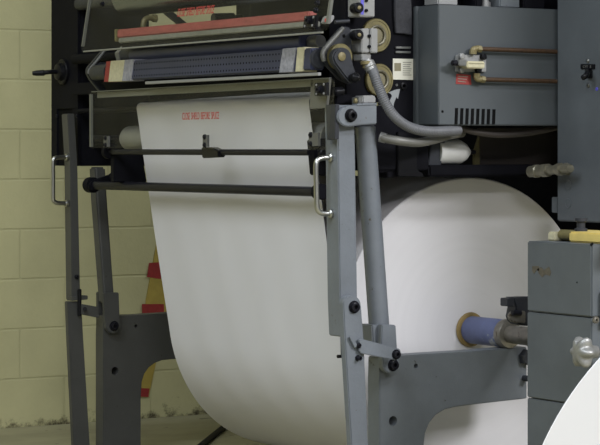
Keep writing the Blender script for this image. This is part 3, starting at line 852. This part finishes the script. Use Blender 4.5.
obj('bar', cyl(PX(335, 22, -6.1), PX(349, 21, -6.1), .006), M['cast'], t)
obj('red_tip', prX([(325.5, 18.5), (328, 18), (327.5, 22), (325.5, 22)], -6.118, .006, .0005), M['red_text'], t, 'red tip')

# ------------------------------------------------------------------ valve blocks with fittings
def valve(y0, lab, upper):
    t = thing('valve_block', lab, 'valve', PX(368, y0 + 32, -6.12), 'grey valve blocks on the black frame')
    if upper:
        obj('body', prX([(359.5, -12), (375, -12), (375, 17), (359.5, 16.5)], -6.10, .07, .003), M['alu'], t)
        obj('stripe', prX([(361, -12), (363.8, -12), (363.8, 14.5), (361, 14.5)], -6.0985, .001, 0), M['violet'], t, 'violet label stripe')
        sp = [(366.5, 0.5), (366.5, 10.5)]; fx, fy = 354.5, 8.5
    else:
        obj('body', prX([(361.5, 28.5), (369.5, 28.2), (369.5, 53), (361.5, 52.6)], -6.10, .07, .003), M['alu'], t)
        obj('cover', prX([(370.5, 28.2), (378, 28.5), (378, 53), (370.5, 52.5)], -6.095, .075, .003), M['alu'], t)
        obj('side_block', prX([(356, 45), (361.5, 44.5), (361.5, 52), (357, 52)], -6.12, .04, .002), M['alu_dull'], t)
        obj('outlet', prX([(361.5, 53.2), (371, 53.2), (371, 61), (362, 60.5)], -6.11, .05, .002), M['alu'], t)
        sp = [(369.4, 36), (369.3, 46.5)]; fx, fy = 354.5, 35.5
    for p in sp: bolt(PX(*p, -6.0965), (1, 0, 0), .004, .004, t, 'screw')
    f = obj('fitting', lathe(PX(fx, fy, -6.135), (1, -.25, 0), [(0, .017), (.04, .017), (.046, .013), (.046, .0)], 24), M['black_gloss'], t)
    obj('fitting_tip', lathe(PX(fx, fy, -6.135) + Vector((.04, -.0105, 0)), (1, -.25, 0), [(0, .006), (.009, .006), (.010, .004), (.010, 0)], 14), M['brass'], f, 'brass fitting tip')
    obj('fitting_ring', lathe(PX(fx + 4.5, fy, -6.135), (1, -.25, 0), [(0, .019), (.024, .019), (.026, .016), (.026, 0)], 24), M['ochre'], t, 'ochre ring')
    return t


valve(-20, 'upper grey valve block with violet stripe at the top picture edge', True)
t = valve(10, 'grey valve block with hose outlet before the upper ochre bearing cover', False)
t = thing('limit_switch', 'small grey switch block with brass nose on the pivot plate', 'switch', PX(366, 104, -6.09))
obj('body', prX([(363, 95.5), (374, 95.2), (376, 97), (376, 103), (363, 103.5)], -6.07, .05, .003), M['alu'], t)
obj('side_block', prX([(358.5, 97), (363, 96.5), (363, 103.2), (358.5, 103.5)], -6.075, .04, .002), M['alu_dull'], t)
nz = PX(355, 101, -6.09)
obj('nose', lathe(PX(358.5, 101, -6.09), nz - PX(358.5, 101, -6.09), [(0, .010), (.012, .010), (.016, .006), (.016, 0)], 16), M['brass'], t, 'brass nose')

# ------------------------------------------------------------------ hoses
t = thing('conduit_hose', 'ribbed grey hose curving down from the valve block to the cabinet', 'hose', PX(372, 66, -6.09))
path = smooth_path([PX(371, 66, -6.10), PX(374, 74, -6.08), PX(379, 88, -6.07), PX(386, 104, -6.06), PX(395, 117, -6.05), PX(408, 126.5, -6.05), PX(424, 131, -6.05), PX(440, 131.5, -6.06), PX(459, 130.5, -6.09)], 10)
obj('hose', tube(resample(path, .0034), .0165, 16, .035), M['hose'], t)
nutp = PX(367.5, 64, -6.10)
ax = PX(374, 75, -6.08) - PX(368, 61, -6.10)
obj('hose_nut', lathe(PX(368.5, 63.5, -6.10), ax, [(-.012, .013), (-.004, .013), (-.004, .020), (.014, .021), (.016, .018), (.026, .018), (.026, 0)], 16), M['zinc'], t, 'bright swivel nut')
obj('hose_elbow', lathe(PX(366, 60.8, -6.10), (0, .1, -1), [(0, .014), (.002, .019), (.010, .019), (.012, .013), (.022, .013), (.022, 0)], 18), M['brass'], t, 'brass collar')
t = thing('conduit_hose', 'smooth pale grey hose running below the ribbed hose', 'hose', PX(380, 138, -6.1))
path = smooth_path([PX(380.5, 137, -6.115), PX(387, 138.8, -6.10), PX(400, 141, -6.08), PX(418, 142.5, -6.08), PX(433, 140, -6.10), PX(448, 135.5, -6.13), PX(462, 133, -6.17)], 10)
obj('hose', tube(path, .0145, 16), M['hose_pale'], t)
obj('hose_nut', lathe(PX(380, 136.8, -6.118), PX(388, 139, -6.1) - PX(380, 136.8, -6.118), [(0, .017), (.02, .017), (.022, .0)], 16), M['alu'], t)
path = smooth_path([PX(452, 124, -6.12), PX(463, 129, -6.12), PX(480, 133, -6.12), PX(500, 135, -6.12), PX(525, 133.5, -6.12), PX(545, 130, -6.12), PX(562, 126, -6.12)], 8)
tag(obj('sagging_cable', tube(path, .010, 12), M['brown']), 'dark cable sagging below the grey cabinet bottom edge', 'cable')

# ------------------------------------------------------------------ middle cabinet with solenoid and copper pipes
XC = -6.07
c0 = PX(438.5, 125, XC); c1 = PX(557, 4, XC)
cab = thing('control_cabinet', 'blue grey cabinet with vent slots and copper pipes', 'cabinet', (XC - .06, c0.y + .2, c0.z))
zc0, zc1 = c0.z, PX(438.5, 4.5, XC).z
obj('case', box(XC - .128, XC, c0.y, 4.95, zc0, zc1, .003), M['cabinet'], cab)
obj('cabinet_flange', box(XC - .129, XC - .11, c0.y - .012, c0.y, zc0, zc1, .002), M['cabinet'], cab)
vx = [(455.2 + i * 5.35) for i in range(8)]
for i, v in enumerate(vx):
    dz = i * .18
    obj('vent_slot', prX([(v, 108 + dz), (v + 3.0, 108 + dz), (v + 2.4, 124.4), (v - .6, 124.4)], XC + .0012, .001, 0), M['hole'], cab)
obj('screw_hole', lathe(PX(442.5, 111.5, XC + .0005), (1, 0, 0), [(0, .0045), (.001, .004), (.0005, 0)], 14), M['hole'], cab)
obj('warning_tag', prX([(456.5, 73.8), (470.5, 75), (471.5, 84.8), (456, 84)], XC + .0015, .0015, 0), M['red_tag'], cab, 'red printed tag under the solenoid')
for k in range(3):
    obj('tag_print', prX([(458, 75.6 + k * 2.6), (468 - k, 76.4 + k * 2.6), (468 - k, 77.2 + k * 2.6), (458, 76.4 + k * 2.6)], XC + .0022, .0006, 0), M['ink'], bpy.data.objects['warning_tag'])

t = thing('solenoid_valve', 'steel and cream solenoid valve mounted on the blue grey cabinet', 'valve', PX(471, 71, XC))
obj('mount_plate', prX([(457, 54.5), (486.5, 55.2), (486.5, 72), (456.5, 71.5)], XC + .012, .0115, .002), M['alu'], t)
obj('body', prX([(467.5, 61), (485, 61.5), (485, 68.5), (467.5, 68)], XC + .06, .0475, .003), M['cream_tape'], t, 'cream valve body')
obj('head', prX([(459, 59.5), (467.4, 60), (467.4, 66), (459, 65.5)], XC + .055, .042, .003), M['steel'], t)
obj('plunger', cyl(PX(452, 63, XC + .04), PX(459, 62.8, XC + .04), .009, bv=.002), M['rod'], t)
obj('name_strip', prX([(469, 63), (484, 63.4), (484, 64), (469, 63.6)], XC + .0612, .001, 0), M['olive'], t)
for px, py in ((460, 56.3), (482, 57), (460, 70), (477, 70)):
    obj('cap_screw', lathe(PX(px, py, XC + .012), (1, 0, 0), [(0, .010), (.014, .010), (.016, .007), (.016, 0)], 16), M['zinc'] if px < 470 else M['black_gloss'], t)


def copper(py, px0, lab, dx):
    t = thing('copper_pipe', lab, 'pipe', PX(px0, py, XC + .022), 'copper pipes on the blue grey cabinet')
    a = PX(px0 + 2, py, XC + .022); e = Vector((XC + .022, 4.772, a.z - .002))
    obj('pipe', cyl(a, e, .0075), M['copper'], t)
    el = tube(smooth_path([PX(px0 - dx * 0, py + (5 if py < 60 else -5), XC + .022), PX(px0, py + (1.5 if py < 60 else -1.5), XC + .022), PX(px0 + 1.5, py, XC + .022), PX(px0 + 5, py, XC + .022)], 5), .0095)
    eb = obj('elbow', el, M['brass'], t, 'brass elbow')
    obj('elbow_nut', lathe(PX(px0 + 4, py, XC + .022), (0, 1, 0), [(0, .012), (.015, .012), (.015, .008)], 6), M['brass'], eb)
    obj('elbow_nut', lathe(PX(px0, py + (3.5 if py < 60 else -3.5), XC + .022), (0, 0, 1), [(-.006, .012), (.008, .012), (.008, .008)], 6), M['brass'], eb)


copper(48.8, 473, 'upper copper pipe running right from the solenoid valve', 0)
copper(79.3, 476.5, 'lower copper pipe running right below the solenoid valve', 0)

# things on top of the cabinet, cut by the picture edge
zt = zc1
for nm, x0, x1, h, m, lab, cat in (('junction_box', 438, 458, .10, M['alu'], 'pale box on the cabinet top beside the black frame', 'box'),
                                   ('terminal_box', 476, 483, .09, M['black'], 'black narrow box on top of the cabinet', 'box'),
                                   ('pipe_stub', 488, 496, .08, M['zinc'], 'short bright pipe stub on top of the cabinet', 'pipe'),
                                   ('relay_box', 500, 520, .09, M['grey_dark'], 'wide grey box on top of the cabinet', 'box'),
                                   ('switch_box', 524, 545, .08, M['black'], 'black box on the right end of the cabinet top', 'box')):
    a, e = PX(x0, 4, XC - .03), PX(x1, 4, XC - .03)
    if nm == 'pipe_stub':
        o = obj(nm, lathe(((XC - .07), (a.y + e.y) / 2, zt), (0, 0, 1), [(0, .02), (.02, .02), (.02, .014), (h, .014), (h, 0)], 20), m)
    else:
        bm = box(XC - .11, XC - .03, a.y, e.y, zt + .0005, zt + h, .004)
        merge(bm, box(XC - .115, XC - .025, a.y - .003, e.y + .003, zt + h, zt + h + .01, .002))
        o = obj(nm, bm, m)
    tag(o, lab, cat)

# ------------------------------------------------------------------ tall cabinet on the right edge
YCB = 4.777
k0 = PY(557, 221, YCB)
cab2 = thing('tall_cabinet', 'tall grey cabinet with black toggle switch at the right edge', 'cabinet', (-5.78, YCB + .15, k0.z))
obj('case', box(k0.x, -5.42, YCB, YCB + .35, k0.z, 2.4, .004), M['blue_grey'], cab2)
obj('side_tab', prY([(551.5, 197), (557.5, 197.3), (557.5, 213), (551.5, 212.5)], YCB + .02, .03, .002), M['blue_grey'], cab2)
for px, py in ((568, 185), (568, 203.5)):
    obj('knockout', lathe(PY(px, py, YCB), (0, -1, 0), [(0, .017), (.0015, .0165), (.0015, .0135), (.0006, .013), (.0006, 0)], 28), M['blue_grey'], cab2)
sw = obj('switch_plate', prY([(580.3, 64), (594.5, 64.2), (594.5, 69.2), (580.3, 69)], YCB - .004, .004, .001), M['black_gloss'], cab2, 'black switch label plate')
text_mesh('ON', .009, 1, M['alu_dull'], 'switch_lettering', sw, PY(583, 68, YCB - .005), .024)
text_mesh('I', .009, 1, M['alu_dull'], 'switch_lettering', sw, PY(590, 68, YCB - .005), .005)
tg = obj('toggle', tube(smooth_path([PY(587.5, 70, YCB), PY(587.3, 73, YCB - .03), PY(585.5, 76, YCB - .045), PY(582.5, 78, YCB - .05)], 5), .009), M['black_gloss'], cab2, 'black toggle lever')
obj('toggle_base', prY([(585, 69.6), (590, 69.7), (590, 78.5), (586, 78.3)], YCB - .012, .012, .002), M['black_gloss'], tg)
for px, py in ((588, 61), (588.3, 85.5)): bolt(PY(px, py, YCB), (0, -1, 0), .0055, .004, cab2, 'screw', M['steel'])
bolt(PY(597, 89, YCB), (0, -1, 0), .0045, .003, cab2, 'screw', M['violet'])

t = thing('air_coupling', 'bright brass air coupling sticking out of the tall cabinet', 'coupling', PY(569, 169, YCB - .02))
fl = PY(568.5, 169, YCB)
obj('wall_nut', lathe(fl, (0, -1, 0), [(0, .021), (.014, .021), (.018, .017), (.018, .011), (.03, .011)], 6), M['nickel'], t)
yq = YCB - .05
pa, pb = PY(571, 168.5, yq), PY(535, 171.2, yq)
obj('elbow', tube(smooth_path([fl + Vector((0, -.015, 0)), fl + Vector((0, -.04, 0)), pa.lerp(pb, .02), pa.lerp(pb, .25)], 6), .0135), M['nickel'], t)
D = (pb - pa)
obj('swivel_nut', lathe(pa + D * .25, D, [(0, .0135), (0, .021), (.022, .021), (.026, .017), (.026, 0)], 8), M['nickel'], t)
obj('pipe', cyl(pa + D * .30, pa + D * .64, .015), M['nickel'], t)
obj('coupling_ring', lathe(pa + D * .62, D, [(0, .015), (0, .022), (.030, .022), (.032, .018), (.032, 0)], 10), M['nickel'], t)
obj('plug', lathe(pa + D * .74, D, [(0, .016), (.01, .019), (.03, .019), (.034, .022), (.05, .022), (.055, .019), (.075, .019), (.076, .014), (.06, .013), (.07, 0)], 28), M['nickel'], t)

# ------------------------------------------------------------------ gearbox housing on the right with the chuck
YB = 4.35
xb0, xb1 = PY(527, 300, YB).x, PY(591.5, 300, YB).x
zt = PY(527, 241, YB).z
gb = thing('drive_housing', 'grey steel drive housing under the yellow arm on the right', 'machine housing', ((xb0 + xb1) / 2, YB + .2, FZ))
z1 = PY(527, 311.5, YB).z; z2 = PY(527, 397.5, YB).z
obj('top_section', box(xb0, xb1, YB, YB + .42, z1 + .0015, zt, .004), M['blue_grey'], gb)
obj('middle_section', box(xb0, xb1, YB, YB + .42, z2 + .0015, z1 - .0015, .003), M['blue_grey'], gb)
obj('lower_section', box(xb0, xb1, YB, YB + .42, FZ, z2 - .0015, .003), M['blue_grey'], gb)
st = bmesh.new()
# worn brown sticker remains
for pts in ([(532, 266), (539, 266), (539, 271), (536.5, 270), (534, 274), (532, 271)], [(537, 269), (541, 267), (544, 270), (549, 266.5), (551, 272), (550, 276), (545, 274.5), (542, 277.5), (538.5, 273)]):
    obj('worn_mark', prY(pts, YB - .0008, .0007, 0), M['stain'], gb, 'brown worn sticker mark')
obj('speck', lathe(PY(577, 282.5, YB), (0, -1, 0), [(0, .003), (.0007, .0025), (.0007, 0)], 12), M['hole'], gb)
obj('corner_screw', lathe(PY(592, 244.5, YB + .003), (0, -.7, .7), [(0, .006), (.003, .005), (.003, 0)], 14), M['hole'], gb)
br = obj('side_bracket', box(xb1, xb1 + .02, YB + .03, YB + .12, PX(594, 327, xb1).z, PX(594, 292, xb1).z, .002), M['blue_grey'], gb)
bolt(PX(596, 320, xb1 + .02), (1, 0, 0), .008, .004, br, 'screw', M['shaft'])
# star knob clamp standing off the housing front
kp = PX(585, 352, xb1 + .06)
kn = bmesh.new()
R0 = []
axk = Vector((.1, 1, -.03)).normalized(); ux = axk.cross(Vector((0, 0, 1))).normalized(); uz = ux.cross(axk)
SEG = 72
rings = []
for h, rr, am in ((-.034, .004, 0), (-.033, .018, .1), (-.028, .030, .16), (-.018, .037, .2), (-.006, .038, .2), (.006, .034, .18), (.014, .024, .1), (.018, .018, 0), (.04, .017, 0), (.044, .012, 0)):
    rings.append([kn.verts.new(kp + axk * h + (ux * math.cos(2 * PI * i / SEG) + uz * math.sin(2 * PI * i / SEG)) * rr * 1.1 * (1 + am * math.cos(6 * 2 * PI * i / SEG))) for i in range(SEG)])
for a, b in zip(rings, rings[1:]):
    for i in range(SEG): kn.faces.new((a[i], b[i], b[(i + 1) % SEG], a[(i + 1) % SEG]))
kn.faces.new(rings[0]); kn.faces.new(rings[-1])
t = thing('star_knob', 'silver six lobed star knob beside the nearest white roll', 'knob', kp)
obj('knob', kn, M['zinc'], t, ang=80)
ke = kp + axk * .20
obj('spindle', cyl(kp + axk * .04, ke, .009), M['rod'], t)
obj('holder', box(xb1 + .0005, ke.x + .02, ke.y - .01, ke.y + .03, ke.z - .02, ke.z + .02, .002), M['cast'], t)

# yellow arm on the housing
t = thing('yellow_arm', 'yellow painted arm lying on top of the grey drive housing', 'arm', ((xb0 + xb1) / 2 + .05, YB + .1, zt))
ya, yb_ = PY(547.5, 232, YB + .06), PY(571, 232, YB + .06)
zy = PY(571, 231.5, YB + .06).z
obj('arm_block', box(yb_.x, yb_.x + .30, YB + .05, YB + .30, zt + .0008, zy, .005), M['yellow'], t)
obj('arm_end', box(ya.x, ya.x + .035, YB + .06, YB + .2, zt + .0008, zy - .004, .004), M['cream_tape'], t, 'pale yellow end')
obj('pin_sleeve', cyl((ya.x + .036, YB + .085, (zt + zy) / 2 + .004), (yb_.x - .001, YB + .085, (zt + zy) / 2 + .004), .016, bv=.003), M['ochre'], t, 'greasy brown sleeve')
obj('top_strip', box(ya.x + .03, yb_.x, YB + .105, YB + .2, zt + .0008, zy, .002), M['yellow'], t)
sp = PY(581, 226, YCB + .06)
t = thing('support_stem', 'short grey stem between tall cabinet and yellow arm', 'stem', (PY(581, 228, YB + .1).x, YB + .1, zy))
z0, z1s = zt + .02, k0.z
sp0 = Vector((PY(581, 228, YB + .1).x, YB + .1, zy + .0005))
# stands on the yellow arm, reaching to the cabinet underside
obj('stem', lathe((PY(581, 228, YB + .1).x, YB + .1, zy + .0005), (0, 0, 1), [(0, .020), (.008, .020), (.01, .013), (.028, .013), (.03, .02), (.04, .02), (.04, 0)], 24), M['cast'], t)

# chuck in the roll core
t = thing('roll_chuck', 'worn blue roll chuck with amber ring and steel shaft', 'chuck', (-6.2, YC, ZC - .045))
ay = Vector((RXR, YC, ZC))
obj('amber_ring', lathe(ay, (1, 0, 0), [(.001, .028), (.001, .057), (.006, .060), (.012, .057), (.014, .050), (.012, .028)], 44, False), M['ring'], t, 'amber ring')
ay2 = ay + Vector((.012, 0, 0))
obj('blue_sleeve', lathe(ay2, (1, 0, 0), [(0, .028), (0, .044), (.004, .047), (.190, .047), (.196, .044)], 44, False), M['blue'], t, 'chipped blue sleeve')
obj('end_collar', lathe(ay2, (1, 0, 0), [(.19, .044), (.19, .049), (.212, .050), (.220, .046), (.222, .030), (.222, .0)], 40), M['shaft'], t)
obj('shaft', lathe(ay2, (1, 0, 0), [(.2, .030), (.32, .031), (.33, .034), (.42, .034), (.425, .031), (.662, .031)], 36), M['shaft'], t, 'worn bare steel shaft')

# shaft lock clamp above the shaft
XS = -5.93
t = thing('shaft_clamp', 'dark iron clamp above the shaft at the housing edge', 'clamp', PX(517, 324, XS))
obj('clamp_body', prX([(513.5, 297.5), (526, 297), (540, 297), (540, 325), (526, 326), (518, 324), (514, 318), (516, 308)], XS, .05, .004), M['cast'], t)
obj('clamp_tab', prX([(507.5, 298.5), (514, 298), (514, 306.5), (507.5, 306.5)], XS + .01, .04, .002), M['cast'], t)
obj('clamp_ear', prX(arc((516, 317), 6, 90, 270, 8) + [(526, 311), (526, 323)], XS + .018, .017, .003), M['shaft'], t)
obj('clamp_screw', cyl(PX(512, 313, XS + .02), PX(521, 313, XS + .02), .009, bv=.002), M['rod'], t)

# ------------------------------------------------------------------ small things near wall and floor
t = thing('wall_tape', 'slanted yellow tape with red squares stuck on the block wall', 'tape', PX(145, 398, WX))
yt = WX + .004
obj('strip', prX([(166, 195), (186, 195), (170, 300), (148.5, 397), (139, 397), (146, 300)], yt, .0035, 0), M['tape_yellow'], t)
for pts in ([(149, 263), (163, 262), (161, 279), (147, 277)], [(142, 304), (164, 304), (164, 314), (142, 315)], [(140, 388), (149.5, 388.5), (148.3, 397), (139, 396.5)]):
    obj('red_square', prX(pts, yt + .001, .0009, 0), M['tape_red'], t, 'red square')
a, e = PZ(219, 431, FZ + .012), PZ(188, 456, FZ + .012)
tag(obj('pry_bar', tube(smooth_path([a + (a - e) * .35, a, e], 6), .0125, 12), M['black']), 'black bar lying on the floor beneath the big roll', 'bar')

# ------------------------------------------------------------------ lamps, sky, camera
LP = []


def lamp(x, y, sx, sy, power, col=(.95, .955, 1), z=4.45):
    l = bpy.data.lights.new('ceiling_or_fill_lamp', 'AREA'); l.shape = 'RECTANGLE'; l.size = sx; l.size_y = sy
    l.energy = power; l.color = col
    o = bpy.data.objects.new('ceiling_or_fill_lamp', l); COL.objects.link(o); o.location = (x, y, z)


BL = (.86, .925, 1)
lamp(-7.0, 1.4, .6, 2.4, 45, BL)
lamp(-7.2, 6.8, .6, 2.4, 80, BL)
lamp(-4.8, -1.6, .6, 2.4, 112, BL)
lamp(-4.8, 0.7, .6, 2.0, 105, BL)
lamp(-2.6, 0.7, .6, 2.0, 120, BL)
lamp(-2.6, 4.6, .6, 2.4, 86)
lamp(2.6, 0.0, 1.2, 2.4, 420)
lamp(0.2, 6.6, 2.0, 2.4, 800)
lamp(-1.2, 1.4, .5, 1.2, 13, z=3.2)  # extra fill light hung low, added to brighten the foreground roll
w = bpy.data.worlds.new('World'); S.world = w; w.use_nodes = True
w.node_tree.nodes['Background'].inputs[0].default_value = (.9, .95, 1, 1)
w.node_tree.nodes['Background'].inputs[1].default_value = .3

cd = bpy.data.cameras.new('camera'); cam = bpy.data.objects.new('camera', cd); COL.objects.link(cam)
cd.sensor_width = 36; cd.lens = F / 600 * 36; cd.shift_y = (HOR - 222.5) / 600
cam.location = (0, 0, CAMZ)
cam.rotation_euler = (PI / 2, 0, math.atan2(CT, ST))
f = Vector((-CT, ST, 0))
cam.rotation_euler = f.to_track_quat('-Z', 'Y').to_euler()
cd.clip_start = .05; cd.clip_end = 60
S.camera = cam
S.view_settings.view_transform = 'Standard'; S.view_settings.look = 'None'
S.view_settings.exposure = 0; S.view_settings.gamma = 1; S.view_settings.use_curve_mapping = False
